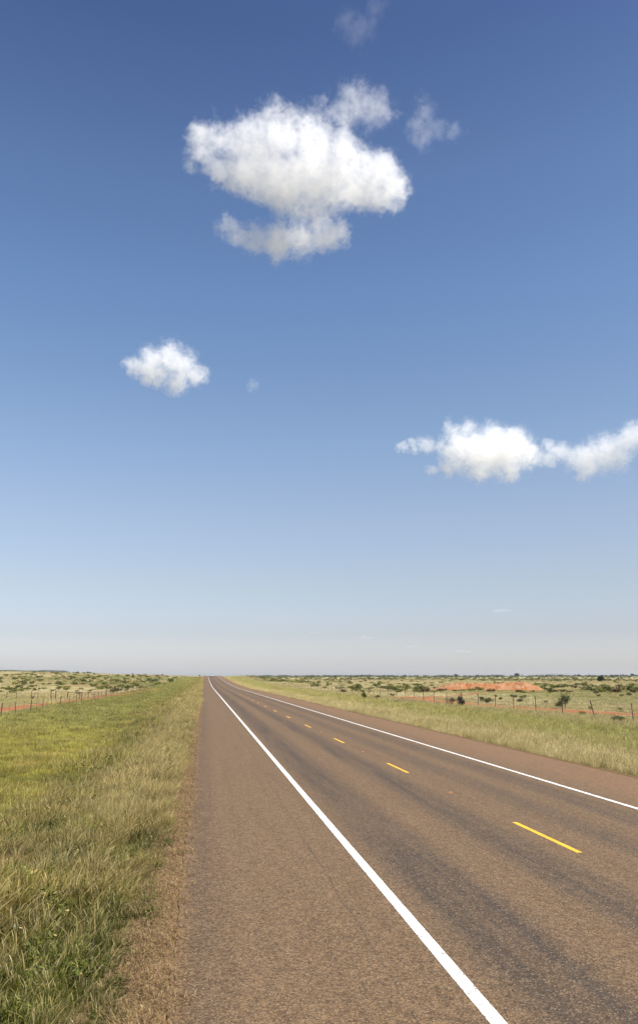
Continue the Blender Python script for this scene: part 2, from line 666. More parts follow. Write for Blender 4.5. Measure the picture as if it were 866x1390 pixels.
# ------------------------------------------------------------------ grass
def mat_grass(name='grass_blades'):
    m, t, N, L, b = newmat(name)
    N.remove(b)
    out = N['Material Output']
    ai = N.new('ShaderNodeAttribute')
    ai.attribute_type = 'INSTANCER'
    ai.attribute_name = 'tint'
    av = N.new('ShaderNodeAttribute')
    av.attribute_name = 'blade'          # r: random per blade, g: height along the blade, b: dryness
    s = N.new('ShaderNodeSeparateColor')
    L.new(av.outputs['Color'], s.inputs[0])
    k = mapr(N, L, s.outputs[0], 0, 1, .34, 1.5)
    comb = N.new('ShaderNodeCombineXYZ')
    for i in range(3):
        L.new(k, comb.inputs[i])
    c = mixc(N, L, 1, ai.outputs['Color'], comb.outputs[0], 'MULTIPLY')
    dry = mth(N, L, 'MULTIPLY', s.outputs[2], mapr(N, L, s.outputs[1], 0, 1, .35, 1), clamp=True)
    c = mixc(N, L, dry, c, (.46, .36, .155))
    d = N.new('ShaderNodeBsdfDiffuse')
    tr = N.new('ShaderNodeBsdfTranslucent')
    L.new(c, d.inputs[0])
    L.new(c, tr.inputs[0])
    mx = N.new('ShaderNodeMixShader')
    mx.inputs[0].default_value = .3
    L.new(d.outputs[0], mx.inputs[1])
    L.new(tr.outputs[0], mx.inputs[2])
    gl = N.new('ShaderNodeBsdfGlossy')
    gl.inputs['Roughness'].default_value = .45
    mx2 = N.new('ShaderNodeMixShader')
    mx2.inputs[0].default_value = .02
    L.new(mx.outputs[0], mx2.inputs[1])
    L.new(gl.outputs[0], mx2.inputs[2])
    L.new(mx2.outputs[0], out.inputs[0])
    return m


M_GRASS = mat_grass()


def clump(name, n, rad, h0, h1, wid, lean, wind, seed, dry=.2, heads=0., segs=4, flat=False):
    """a tuft: n curved blades; heads: share of blades that are stems with a seed head"""
    r = random.Random(seed)
    V, Fc, C = [], [], []
    for _ in range(n):
        a = r.uniform(0, 2 * math.pi)
        q = rad * math.sqrt(r.random())
        bx, by = q * math.cos(a), q * math.sin(a)
        hh = r.uniform(h0, h1) * (1 - .25 * q / rad)
        da = a + r.gauss(0, .9)
        le = abs(r.gauss(lean, lean * .5))
        dx, dy = math.cos(da) * le + wind[0], math.sin(da) * le + wind[1]
        isd = r.random() < heads
        w = wid * r.uniform(.6, 1.3) * (.5 if isd else 1)
        fa = r.uniform(0, math.pi)
        sx, sy = math.cos(fa) * w / 2, math.sin(fa) * w / 2
        rv, dv = r.random(), (1.0 if (r.random() < dry or isd) else 0.0) * r.uniform(.5, 1)
        b0 = len(V)
        for k in range(segs + 1):
            u = k / segs
            cx = bx + dx * hh * u ** 1.8
            cy = by + dy * hh * u ** 1.8
            lz = math.hypot(dx, dy)
            cz = hh * (u - .32 * min(lz, 1.3) * u ** 2.6)
            if flat:
                cz *= .18
                cx = bx + math.cos(da) * hh * u
                cy = by + math.sin(da) * hh * u
                cz = .01 + .03 * r.random()
            if isd:
                ww = 1.0 if u < .7 else (2.9 if u < .9 else 1.4)
            else:
                ww = (1 - u ** 2.2) * .95 + .05
            V += [(cx - sx * ww, cy - sy * ww, cz), (cx + sx * ww, cy + sy * ww, cz)]
            C += [(rv, u, dv, 1)] * 2
        for k in range(segs):
            a0 = b0 + 2 * k
            Fc.append((a0, a0 + 1, a0 + 3, a0 + 2))
    o = meshobj(name, V, Fc, M_GRASS, link=False)
    ca = o.data.color_attributes.new('blade', 'FLOAT_COLOR', 'POINT')
    ca.data.foreach_set('color', np.array(C, np.float32).ravel())
    return o


def weed(name, n, rad, hh, leaf, seed, dry=0.):
    """leafy plant: stems with small broad leaves"""
    r = random.Random(seed)
    V, Fc, C = [], [], []
    for _ in range(n):
        a, q = r.uniform(0, 6.283), rad * math.sqrt(r.random())
        top = Vector((q * math.cos(a) + r.uniform(0, .12), q * math.sin(a), hh * r.uniform(.5, 1) * (1.1 - .5 * q / rad)))
        root = Vector((top.x * .35, top.y * .35, 0))
        for k in range(9):
            u = .2 + .8 * k / 8
            p = root.lerp(top, u)
            d = Vector((r.gauss(0, 1), r.gauss(0, 1), r.uniform(-.2, .8))).normalized()
            s = d.cross(Vector((r.gauss(0, .3), r.gauss(0, .3), 1))).normalized()
            l = leaf * r.uniform(.6, 1.3)
            b0 = len(V)
            V += [p, p + d * l * .5 + s * l * .24, p + d * l, p + d * l * .5 - s * l * .24]
            rv, dv = r.random(), (1. if r.random() < dry else 0.)
            C += [(rv, u, dv, 1)] * 4
            Fc.append((b0, b0 + 1, b0 + 2, b0 + 3))
    o = meshobj(name, V, Fc, M_GRASS, link=False)
    ca = o.data.color_attributes.new('blade', 'FLOAT_COLOR', 'POINT')
    ca.data.foreach_set('color', np.array(C, np.float32).ravel())
    return o


def kit(name, objs):
    c = bpy.data.collections.new(name)
    for i, o in enumerate(objs):
        o.name = '%s_%02d' % (name, i)
        c.objects.link(o)
    return c


def scatter(name, coll, P, idx, scl, tint, label, cat, tilt=.14, kind='stuff'):
    n = len(P)
    me = bpy.data.meshes.new(name)
    me.vertices.add(n)
    me.vertices.foreach_set('co', np.asarray(P, np.float32).ravel())
    a = me.attributes.new('pick', 'INT', 'POINT')
    a.data.foreach_set('value', np.asarray(idx, np.int32))
    a = me.attributes.new('size', 'FLOAT_VECTOR', 'POINT')
    s = np.asarray(scl, np.float32)
    if s.ndim == 1:
        s = np.stack([s, s, s], -1)
    a.data.foreach_set('vector', s.ravel())
    rot = np.stack([rng.normal(0, tilt, n), rng.normal(0, tilt, n), rng.normal(0, .85, n)], -1)
    a = me.attributes.new('turn', 'FLOAT_VECTOR', 'POINT')
    a.data.foreach_set('vector', rot.astype(np.float32).ravel())
    a = me.attributes.new('tint', 'FLOAT_COLOR', 'POINT')
    a.data.foreach_set('color', np.concatenate([np.clip(tint, 0, 1), np.ones((n, 1))], -1).astype(np.float32).ravel())
    o = bpy.data.objects.new(name, me)
    COL.objects.link(o)
    g = bpy.data.node_groups.new(name, 'GeometryNodeTree')
    g.interface.new_socket('Geometry', in_out='INPUT', socket_type='NodeSocketGeometry')
    g.interface.new_socket('Geometry', in_out='OUTPUT', socket_type='NodeSocketGeometry')
    N, L = g.nodes, g.links
    gi, go = N.new('NodeGroupInput'), N.new('NodeGroupOutput')
    ci = N.new('GeometryNodeCollectionInfo')
    ci.inputs['Collection'].default_value = coll
    ci.inputs['Separate Children'].default_value = True
    ci.inputs['Reset Children'].default_value = True
    ip = N.new('GeometryNodeInstanceOnPoints')
    ip.inputs['Pick Instance'].default_value = True

    def attr(nm, ty):
        q = N.new('GeometryNodeInputNamedAttribute')
        q.data_type = ty
        q.inputs['Name'].default_value = nm
        return [x for x in q.outputs if x.enabled and x.name == 'Attribute'][0]
    L.new(gi.outputs[0], ip.inputs['Points'])
    L.new(ci.outputs[0], ip.inputs['Instance'])
    L.new(attr('pick', 'INT'), ip.inputs['Instance Index'])
    e2r = N.new('FunctionNodeEulerToRotation')
    L.new(attr('turn', 'FLOAT_VECTOR'), e2r.inputs[0])
    L.new(e2r.outputs[0], ip.inputs['Rotation'])
    L.new(attr('size', 'FLOAT_VECTOR'), ip.inputs['Scale'])
    L.new(ip.outputs[0], go.inputs[0])
    md = o.modifiers.new('scatter', 'NODES')
    md.node_group = g
    tag(o, label, cat, kind=kind)
    return o


def in_view(x, y, z, mx=140):
    px, py, d = project(x, y, z)
    return (d > 4) & (px > -mx) & (px < 866 + mx) & (py < 1520)


def sample_region(x0, x1, y0, y1, dens):
    """points with dens(r) per m2; x0, x1 may be functions of y"""
    out = []
    y = y0
    while y < y1:
        dy = max(1.0, y * .05)
        xa, xb = x0, x1
        # clip to the wedge that the camera sees (plus a margin)
        lo, hi = y * math.tan(PSI - math.radians(30)) - 4, y * math.tan(PSI + math.radians(30)) + 4
        xa, xb = max(xa, lo), min(xb, hi)
        if xb > xa:
            mid = math.hypot(max(0, max(xa, -xb)), y + dy / 2)
            n = dens(mid) * (xb - xa) * dy
            n = int(n) + (rng.random() < n % 1)
            out.append(np.stack([rng.uniform(xa, xb, n), rng.uniform(y, min(y + dy, y1), n)], -1))
        y += dy
    p = np.concatenate(out)
    z = h(p[:, 0], p[:, 1])
    k = in_view(p[:, 0], p[:, 1], z)
    return p[k, 0], p[k, 1], z[k]


def lerp(a, b, t):
    return np.asarray(a) + (np.asarray(b) - np.asarray(a)) * np.asarray(t)[..., None]


GREEN, OLIVE, STRAW = (.085, .098, .014), (.19, .165, .030), (.37, .29, .115)
LIME, RUST, PALE = (.33, .295, .055), (.29, .14, .06), (.50, .42, .20)


def build_grass():
    wind = (.20, .04)
    tall = [clump('tuft', 64, .18, .20, .50, .0072, .42, wind, 100 + i, dry=.12, heads=.10) for i in range(4)]        # 0-3
    seedy = [clump('tuft', 48, .17, .28, .60, .006, .34, wind, 120 + i, dry=.40, heads=.40) for i in range(3)]        # 4-6
    short = [clump('tuft', 80, .24, .10, .26, .007, .35, (.22, .06), 140 + i, dry=.12) for i in range(3)]           # 7-9
    leafy = [weed('weed', 16, .22, .38, .075, 160 + i, .04) for i in range(3)]                                       # 10-12
    broad = [clump('tuft', 26, .12, .28, .5, .016, .45, (.15, .05), 180 + i, dry=.10) for i in range(2)]             # 13-14
    near = kit('near_tufts', tall + seedy + short + leafy + broad)

    # ---- left verge
    x, y, z = sample_region(-17.5, -.5, 5.5, 640, lambda r: 62 * min(1, (13 / r)) ** 1.25)
    a = vnoise(x, y, 3.2, 31, 3)
    b = vnoise(x, y * .6, 7, 32, 3)
    c = vnoise(x, y, 1.3, 33, 2)
    dl = XL - x
    r = np.hypot(x, y)
    keep = (dl > .16 + .42 * vnoise(x, y, .9, 34, 2)) & ((dl < 16.2) | (rng.random(len(x)) < .6)) & (track_dist(x, y) > .1)
    x, y, z, a, b, c, dl, r = [q[keep] for q in (x, y, z, a, b, c, dl, r)]
    n = len(x)
    col = lerp(np.tile(GREEN, (n, 1)), OLIVE, sstep(.30, .55, a))
    # mown, yellow-green carpet farther from the road
    carpet = sstep(2.0, 5.6, dl + 3.2 * (b - .5) + 2.2 * (a - .5)) * sstep(13.5, 22, y + 8 * (a - .5))
    col = lerp(col, LIME, carpet * (.5 + .5 * sstep(.30, .52, vnoise(x, y * .7, 9, 35, 3))) * sstep(95, 42, y))
    # straw coloured stand of seed heads beside the shoulder
    strawy = sstep(3.4, 1.6, dl + 1.6 * (a - .5)) * sstep(14, 22, y + 6 * (b - .5)) * .8 + sstep(.54, .66, b) * .6
    strawy = np.clip(strawy, 0, 1) * (1 - carpet * .6)
    col = lerp(col, STRAW, strawy * (.35 + .3 * sstep(14, 24, y)))
    rusty = sstep(.49, .58, vnoise(x, y, 1.9, 36, 2)) * sstep(19, 12, y) * sstep(1.2, 2, dl)
    col = col * lerp(np.ones((n, 3)), (.86, .82, .62), sstep(26, 14, y))
    col = lerp(col, RUST, np.clip(rusty + .25 * sstep(.6, .7, c), 0, 1) * .8)
    # far: golden band
    col = lerp(col, (.33, .27, .08), sstep(45, 120, y) * sstep(7, 2, dl) * .7)
    col = lerp(col, (.24, .25, .065), sstep(34, 70, y) * sstep(4, 8, dl) * .6)
    u = rng.random(n)
    idx = np.where(u < .62, rng.integers(0, 4, n), np.where(u < .87, rng.integers(4, 7, n), rng.integers(10, 15, n)))
    sel = rng.random(n) < strawy
    idx = np.where(sel, rng.integers(4, 7, n), idx)
    sel = rng.random(n) < np.clip(carpet * 1.1 - .05, 0, 1)
    idx = np.where(sel, rng.integers(7, 10, n), idx)
    lf = (vnoise(x, y, 1.1, 37, 3) > .57) & (dl < 6) & (carpet < .5)
    idx = np.where(lf & (rng.random(n) < .25), rng.integers(10, 15, n), idx)
    greenleaf = (idx >= 10)
    col[greenleaf] = lerp(col[greenleaf], (.085, .105, .020), np.full(greenleaf.sum(), .7))
    s = (.62 + .6 * sstep(.28, .7, a) + .35 * (c - .4)) * (1 + .5 * sstep(15, 120, r)) * (.62 + .38 * sstep(.3, 1.1, dl)) * (1 - .35 * sstep(60, 200, r)) * rng.uniform(.8, 1.2, n)
    sv = np.stack([s * (1 + sstep(25, 150, r) * 1.2), s * (1 + sstep(25, 150, r) * 1.2), s], -1)
    col = col * rng.uniform(.6, 1.35, (n, 1)) * (.75 + .5 * sstep(.3, .7, vnoise(x, y, .8, 39, 2)))[:, None]
    scatter('grass', near, np.stack([x, y, z - .02], -1), idx, sv, col, 'tall windblown green and straw grass on the left verge', 'grass')

    # ---- right verge: bleached grass, a greener band behind
    x, y, z = sample_region(13.2, 31.0, 20, 640, lambda r: 30 * min(1, (30 / r)) ** 1.35)
    dr = x - XR
    keep = (dr > .15 + .45 * vnoise(x, y, 1.1, 44, 2)) & (track_dist(x, y) > .1)
    x, y, z, dr = x[keep], y[keep], z[keep], dr[keep]
    n = len(x)
    r = np.hypot(x, y)
    a, b = vnoise(x, y, 4, 45, 3), vnoise(x, y * .5, 9, 46, 3)
    col = lerp(np.tile(PALE, (n, 1)), (.33, .28, .10), sstep(.4, .65, a) * .7)
    gb = sstep(3.5, 8, dr + 5 * (b - .5))
    col = lerp(col, (.27, .28, .055), gb * .85)
    col = lerp(col, (.36, .30, .14), sstep(11.5, 15, dr + 3 * (a - .5)) * .8)
    col = lerp(col, (.26, .20, .11), sstep(.6, .7, b) * .6)
    idx = np.where(rng.random(n) < .65 + .3 * (dr < 5), rng.integers(4, 7, n), rng.integers(0, 4, n))
    idx = np.where((dr > 10) & (rng.random(n) < .6), rng.integers(7, 10, n), idx)
    s = (.62 + .5 * a) * (.6 + .4 * sstep(.2, 1.2, dr)) * rng.uniform(.75, 1.2, n)
    wsc = 1 + sstep(35, 160, r) * 1.4
    sv = np.stack([s * wsc, s * wsc, s * (1 - .25 * sstep(80, 250, r))], -1)
    col = col * rng.uniform(.6, 1.5, (n, 1))
    scatter('grass', near, np.stack([x, y, z - .02], -1), idx, sv, col, 'bleached knee high grass between the shoulder and the right fence', 'grass')

    # ---- dry litter and stubble along the left edge of the pavement
    lit = kit('litter_straws', [clump('litter', 46, .16, .05, .13, .007, .2, (0, 0), 200 + i, dry=.6, segs=2, flat=True) for i in range(3)] +
              [clump('stubble', 22, .10, .04, .12, .006, .5, (.1, 0), 210 + i, dry=.6, segs=2) for i in range(2)])
    x, y, z = sample_region(-1.5, -.12, 5.5, 90, lambda r: 210 * min(1, (13 / r)) ** 1.2)
    w = np.exp(-((x + .62) / .36) ** 2) * (.35 + .9 * sstep(.3, .7, vnoise(x, y, .7, 51, 3)))
    keep = rng.random(len(x)) < w
    x, y, z = x[keep], y[keep], z[keep]
    z = np.where(x > XL, zroad(y), z)
    n = len(x)
    col = lerp(np.tile((.34, .21, .115), (n, 1)), (.13, .075, .04), vnoise(x, y, .5, 52, 2)) * rng.uniform(.7, 1.25, (n, 1))
    scatter('dead_grass', lit, np.stack([x, y, z + .002], -1), rng.integers(0, 5, n), rng.uniform(.7, 1.3, n), col,
            'dry brown grass litter along the crumbling pavement edge', 'litter', tilt=.06)

    # ---- prairie tufts beyond both fences
    far = kit('prairie_tufts', [clump('prairie', 46, .34, .12, .36, .020, .4, (.12, .04), 230 + i, dry=.35, heads=.15, segs=2) for i in range(4)])
    X, Y, Z = [], [], []
    for x0, x1 in ((-420, -15.5), (29, 560)):
        q = sample_region(x0, x1, 32, 900, lambda r: 4.2 * min(1, (60 / r)) ** 1.75)
        X.append(q[0]); Y.append(q[1]); Z.append(q[2])
    x, y, z = map(np.concatenate, (X, Y, Z))
    keep = track_dist(x, y) > .25
    x, y, z = x[keep], y[keep], z[keep]
    n = len(x)
    r = np.hypot(x, y)
    col = ground_colour(x, y) * 1.1
    nearf = sstep(140, 60, r)
    col = lerp(col, (.36, .35, .19), nearf * .35) * rng.uniform(.78, 1.2, (n, 1))
    s = rng.uniform(.6, 1.25, n) * (1 + .6 * sstep(100, 500, r))
    sv = np.stack([s * (1 + 1.3 * sstep(90, 500, r)), s * (1 + 1.3 * sstep(90, 500, r)), s * .9], -1)
    scatter('prairie_grass', far, np.stack([x, y, z - .03], -1), rng.integers(0, 4, n), sv, col,
            'pale tufted prairie grass on the plain beyond the fences', 'grass')


# ------------------------------------------------------------------ shrubs and trees
def mat_leaf():
    m, t, N, L, b = newmat('shrub_leaves')
    N.remove(b)
    out = N['Material Output']
    oi = N.new('ShaderNodeObjectInfo')
    av = N.new('ShaderNodeAttribute')
    av.attribute_name = 'leafv'
    ai = N.new('ShaderNodeAttribute')
    ai.attribute_type = 'INSTANCER'
    ai.attribute_name = 'tint'
    s = N.new('ShaderNodeSeparateColor')
    L.new(av.outputs['Color'], s.inputs[0])
    k = mapr(N, L, s.outputs[0], 0, 1, .55, 1.5)
    comb = N.new('ShaderNodeCombineXYZ')
    for i in range(3):
        L.new(k, comb.inputs[i])
    hasi = mth(N, L, 'GREATER_THAN', ai.outputs['Alpha'], .5)
    base = mixc(N, L, hasi, oi.outputs['Color'], ai.outputs['Color'])
    c = mixc(N, L, 1, base, comb.outputs[0], 'MULTIPLY')
    d = N.new('ShaderNodeBsdfDiffuse')
    tr = N.new('ShaderNodeBsdfTranslucent')
    L.new(c, d.inputs[0])
    L.new(c, tr.inputs[0])
    mx = N.new('ShaderNodeMixShader')
    mx.inputs[0].default_value = .25
    L.new(d.outputs[0], mx.inputs[1])
    L.new(tr.outputs[0], mx.inputs[2])
    L.new(mx.outputs[0], out.inputs[0])
    return m


M_LEAF = mat_leaf()
M_TWIG = plain('grey_brown_twig', (.13, .095, .07), .9)


def foliage_data(seed, w, d, hh, n, leaf, lumps=8, base=.12):
    """leaf sized faces gathered in uneven lumps inside a w x d x hh volume; unit sized"""
    r = random.Random(seed)
    cs = []
    for _ in range(lumps):
        a, q = r.uniform(0, 6.283), math.sqrt(r.random()) * .62
        cs.append((Vector((q * math.cos(a) * w / 2, q * math.sin(a) * d / 2, hh * r.uniform(base + .15, .78) * (1 - .25 * q))), r.uniform(.2, .36)))
    V, Fc, C = [], [], []
    for _ in range(n):
        c, rr = r.choice(cs)
        v = Vector((r.gauss(0, 1), r.gauss(0, 1), r.gauss(0, 1))).normalized() * (r.random() ** .45)
        p = c + Vector((v.x * rr * w * .75, v.y * rr * d * .75, v.z * rr * hh * .85))
        p.z = max(p.z, .02)
        nn = (v + Vector((r.gauss(0, .7), r.gauss(0, .7), r.gauss(.3, .7)))).normalized()
        t1 = nn.orthogonal().normalized()
        t1 = Matrix.Rotation(r.uniform(0, 6.28), 3, nn) @ t1
        t2 = nn.cross(t1)
        l = leaf * r.uniform(.6, 1.4)
        b0 = len(V)
        V += [p - t1 * l * .5, p + t2 * l * .3, p + t1 * l * .5, p - t2 * l * .3]
        Fc.append((b0, b0 + 1, b0 + 2, b0 + 3))
        C += [(r.random(), 0, 0, 1)] * 4
    return V, Fc, C, cs


def foliage_mesh(name, *a, **k):
    V, Fc, C, cs = foliage_data(*a, **k)
    me = bpy.data.meshes.new(name)
    me.from_pydata([tuple(v) for v in V], [], Fc)
    ca = me.color_attributes.new('leafv', 'FLOAT_COLOR', 'POINT')
    ca.data.foreach_set('color', np.array(C, np.float32).ravel())
    me.materials.append(M_LEAF)
    return me, cs


def twig_mesh(name, cs, seed, thick=.02):
    r = random.Random(seed)
    mb = MB()
    for c, rr in cs:
        p1 = c * .5 + Vector((r.uniform(-.05, .05), r.uniform(-.05, .05), 0))
        mb.tube([(r.uniform(-.04, .04), r.uniform(-.04, .04), -.03), p1, c], [thick, thick * .7, thick * .35], 5)
        for _ in range(3):
            e = c + Vector((r.gauss(0, .12), r.gauss(0, .12), abs(r.gauss(.08, .1))))
            mb.tube([c.lerp(p1, .4), e], [thick * .4, thick * .15], 4)
    me = bpy.data.meshes.new(name)
    me.from_pydata([tuple(v) for v in mb.v], [], mb.f)
    me.materials.append(M_TWIG)
    return me


# prototypes, about one metre wide and high before scaling
PROTO = []
for i, (w, d, hh, n, lf, lu) in enumerate(((1.2, 1.1, .9, 900, .075, 9), (1.5, 1.2, .75, 900, .08, 11), (1.0, 1.0, 1.0, 800, .075, 7),
                                           (1.3, 1.1, .8, 420, .07, 10), (1.8, 1.3, .6, 900, .085, 13))):
    fm, cs = foliage_mesh('foliage', 300 + i, w, d, hh, n, lf, lu)
    PROTO.append((fm, twig_mesh('stem', cs, 400 + i), w, hh))
FARP = []
for i, (w, d, hh, n, lf, lu) in enumerate(((1.3, 1.2, .8, 150, .20, 7), (1.6, 1.2, .65, 170, .2, 8), (1.0, 1.0, 1.0, 140, .2, 6))):
    fm, cs = foliage_mesh('shrub', 320 + i, w, d, hh, n, lf, lu)
    FARP.append((fm, w, hh))

DARK, MID, YGR, BRN = (.072, .078, .028), (.125, .13, .036), (.18, .18, .045), (.10, .07, .04)


def shrub(px, py, wpx, hpx, kind, colour, label, group=None, name='shrub', cat='shrub'):
    """a bush whose foot stands where the photo shows it"""
    p = hit(px, py)
    D = (Vector(p) - Vector((0, 0, H))).length
    mpp = D / F
    fm, tm, w, hh = PROTO[kind]
    o = empty(name, (p.x, p.y, p.z), rnd.uniform(0, 6.28))
    tag(o, label, cat, group)
    s = (wpx * mpp / w * 1.0, wpx * mpp / w * 1.0, hpx * mpp / hh * 1.05)
    for nm, me in (('foliage', fm), ('stem', tm)):
        c = bpy.data.objects.new(nm, me)
        COL.objects.link(c)
        c.parent = o
        c.scale = s
        c.color = tuple(colour) + (1,)
    OCC.append((p.x, p.y, wpx * mpp / 2))
    return o


OCC = []


def build_shrubs():
    g = 'shrubs on the prairie'
    S = [
        (612, 957.5, 17, 11.5, 3, BRN, 'brownish sparse shrub left of the darkest shrub by the right fence'),
        (628, 960, 20, 16, 2, (.06, .05, .04), 'dark purplish brown shrub, tallest by the right fence'),
        (660, 954.5, 22, 10.5, 1, DARK, 'wide dark green shrub on the plain right of the purplish brown one'),
        (697, 947.5, 11, 5.5, 0, DARK, 'dark shrub at the upper left of a cluster of three before the red mound'),
        (709, 948, 13, 5.5, 1, MID, 'green shrub at the upper right of a cluster of three before the red mound'),
        (705, 953, 13, 5, 4, DARK, 'low dark shrub at the foot of a cluster of three before the red mound'),
        (673, 946.5, 6, 4, 0, MID, 'small round shrub between the red mound and the wide dark green shrub'),
        (679, 950, 8, 4, 4, DARK, 'low dark shrub just right of the wide dark green shrub'),
        (758, 960.5, 14, 10, 1, DARK, 'dark leafy bush at the left foot of the lone small tree'),
        (789, 971.5, 17, 6, 4, MID, 'green weedy bush at the fence right of the lone small tree'),
        (841, 980, 32, 8, 4, (.075, .09, .035), 'wide low dark weed clump at the last fence post on the right'),
        (801, 964, 6, 5.5, 0, MID, 'tiny green bush just beyond the fence near the leaning post'),
        (842, 966, 9, 6, 3, YGR, 'thin pale green bush behind the fence near the right edge'),
        (741, 955.5, 8, 5.5, 3, (.10, .10, .05), 'grey green bush left of the lone small tree'),
        (808, 942, 10, 5, 1, (.09, .10, .05), 'grey green shrub right of the lone tree in the middle distance'),
        (812, 946, 7, 4, 0, DARK, 'dark round shrub just below a grey green one at right'),
        (827, 939, 7, 4, 0, DARK, 'small dark shrub near the far green belt at right'),
        (843, 945.5, 7, 3.5, 0, DARK, 'small dark shrub left of the broader one near the right edge'),
        (853, 944.5, 9, 5, 1, (.075, .07, .05), 'broad brownish shrub near the right edge of the plain'),
        (862, 941, 6, 5, 2, DARK, 'dark shrub standing at the very right edge of the plain'),
        (746, 941, 11, 8, 2, MID, 'upright green shrub at the right foot of the red mound'),
        (763, 940, 8, 5, 0, DARK, 'dark round bush directly above the lone small tree'),
        (591, 936, 8, 4.5, 0, DARK, 'dark shrub before the left tip of the red mound'),
        (608.5, 936, 12, 6.5, 1, MID, 'green shrub before the red mound, second from its left tip'),
        (626, 936.5, 7, 4.5, 0, MID, 'small green shrub before the middle left of the red mound'),
        (637, 936.5, 6, 4.5, 3, YGR, 'pale green shrub before the middle of the red mound'),
        (651, 937.5, 15, 6.5, 1, MID, 'wide green shrub before the middle of the red mound'),
        (567, 938, 16, 9, 1, (.10, .13, .04), 'big green thicket left of the red mound, its lighter half'),
        (577, 938, 13, 8, 0, (.07, .10, .03), 'big green thicket touching the left tip of the red mound'),
        (465, 940.5, 16, 5.5, 4, (.075, .06, .045), 'flat brown shrub beside the far end of the right verge'),
        (495.5, 948.5, 12, 9.5, 2, DARK, 'round dark shrub at the fence, middle of the right verge'),
        (512, 948, 11, 5.5, 1, DARK, 'low dark shrub right of the round dark one at the fence'),
        (532.5, 945.5, 8, 5, 0, DARK, 'small dark shrub left of the red soil at the fence'),
        (484, 934, 18, 7.5, 1, MID, 'broad green shrub above the round dark one at the fence'),
        (511, 932.5, 15, 7, 1, (.10, .13, .04), 'broad green shrub in the middle distance right of the broad mid green one'),
        (531, 933.5, 13, 6, 0, YGR, 'yellowish green shrub in the middle distance left of the big bush'),
        (552, 935, 13, 9, 1, MID, 'tall green bush in the middle distance left of the thicket'),
        (430, 932.5, 13, 7, 1, MID, 'broad green shrub nearest the far end of the right verge'),
        (72, 979, 4.5, 6, 2, (.06, .08, .03), 'little dark weed in the yellow green grass before the left fence'),
        (136.5, 990, 6, 3.5, 0, (.07, .10, .03), 'flat little weed in the yellow green grass right of the left gate'),
        (58.5, 960, 2.6, 4, 0, BRN, 'small dark bush caught in the left wire fence'),
        (45, 949, 7, 4.5, 3, BRN, 'brown bush behind the left cross fence'),
        (34, 929.5, 10, 6, 1, MID, 'green shrub on the left plain, left half of a pair'),
        (44, 929, 8, 5.5, 0, DARK, 'dark green shrub on the left plain, right half of a pair'),
        (80, 936.5, 9, 5.5, 0, MID, 'green shrub on the left plain above the thick gate post'),
        (91, 937, 12, 7, 1, YGR, 'yellowish green shrub on the left plain above the gate'),
        (102, 930, 10, 6, 1, MID, 'green shrub behind the yellowish one on the left plain'),
        (128, 933, 13, 7, 1, MID, 'broad green shrub on the left plain above the gate hinge end'),
        (208, 925.5, 18, 6, 1, (.07, .10, .03), 'long green thicket on the left plain toward the highway'),
        (231, 926, 17, 5.5, 4, (.07, .10, .03), 'low green thicket on the left plain closest to the highway'),
        (185, 931, 10, 4.5, 1, MID, 'green shrub left of and below the long thicket'),
        (223.8, 930, 2.6, 3.6, 0, DARK, 'single dark bush on the bare strip below the left thickets'),
        (172, 938.5, 7, 4, 0, MID, 'small green shrub between the left fence and the far thickets'),
    ]
    for s in S:
        shrub(*s, group=g)
    # repeats of the same kind scattered over the plain: nothing tells them apart
    used = 0
    want = 238
    tries = 0
    while used < want and tries < 9000:
        tries += 1
        px = rnd.uniform(-30, 900)
        v = rnd.random()
        if px < 278:
            py = 914.5 + (278 - px) * 0 + 26 * v ** 1.7 + 1
            lim = 916 if px > 120 else 913
            py = max(py, lim)
        else:
            py = 919.3 + 22 * v ** 1.6
        p = hit(px, py)
        r_ = math.hypot(p.x, p.y)
        if p.x > -18 and p.x < 33 or r_ > 900 or r_ < 100:
            continue
        if float(track_dist(np.array([p.x]), np.array([p.y]))[0]) < 1.0:
            continue
        if any(math.hypot(p.x - a, p.y - b) < c + 1.0 for a, b, c in OCC):
            continue
        if 575 < px < 745 and 921 < py < 938:
            continue
        # thickets follow the greener ground
        gn = float(vnoise(np.array([p.x]), np.array([p.y * .45]), 75, 22, 4)[0])
        if rnd.random() > .25 + 2.6 * max(0, gn - .42):
            continue
        me, w, hh = rnd.choice(FARP)
        o = bpy.data.objects.new('prairie_shrub', me)
        COL.objects.link(o)
        o.location = p
        W_ = rnd.uniform(.9, 2.6) * (1 + .35 * min(1, r_ / 500))
        o.scale = (W_, W_, W_ * rnd.uniform(.38, .7))
        o.rotation_euler = (0, 0, rnd.uniform(0, 6.28))
        c = rnd.choice((DARK, MID, MID, YGR, (.15, .155, .04), BRN))
        k = rnd.uniform(.85, 1.2)
        o.color = (c[0] * k, c[1] * k, c[2] * k, 1)
        left = p.x < 0
        tag(o, 'one of the many small unremarkable far shrubs dotted over the plain left of the highway' if left else
            'one of the many small unremarkable far shrubs dotted over the plain right of the highway', 'shrub',
            'distant shrubs left of the highway' if left else 'distant shrubs right of the highway')
        OCC.append((p.x, p.y, W_ / 2))
        used += 1
    # beyond about 300 of them: the far scrub as one mass
    kitf = bpy.data.collections.new('far_scrub_kit')
    for i, (me, w, hh) in enumerate(FARP):
        o = bpy.data.objects.new('scrub_%02d' % i, me)
        kitf.objects.link(o)
    X, Y, Z = [], [], []
    for x0, x1, f in ((-900, -18, .75), (34, 2600, 1.25)):
        q = sample_region(x0, x1, 170, 3300, lambda r: .0165 * f * min(1, (260 / r)) ** 1.15)
        X.append(q[0]); Y.append(q[1]); Z.append(q[2])
    x, y, z = map(np.concatenate, (X, Y, Z))
    gn = vnoise(x, y * .45, 75, 22, 4)
    px, py, d = project(x, y, z)
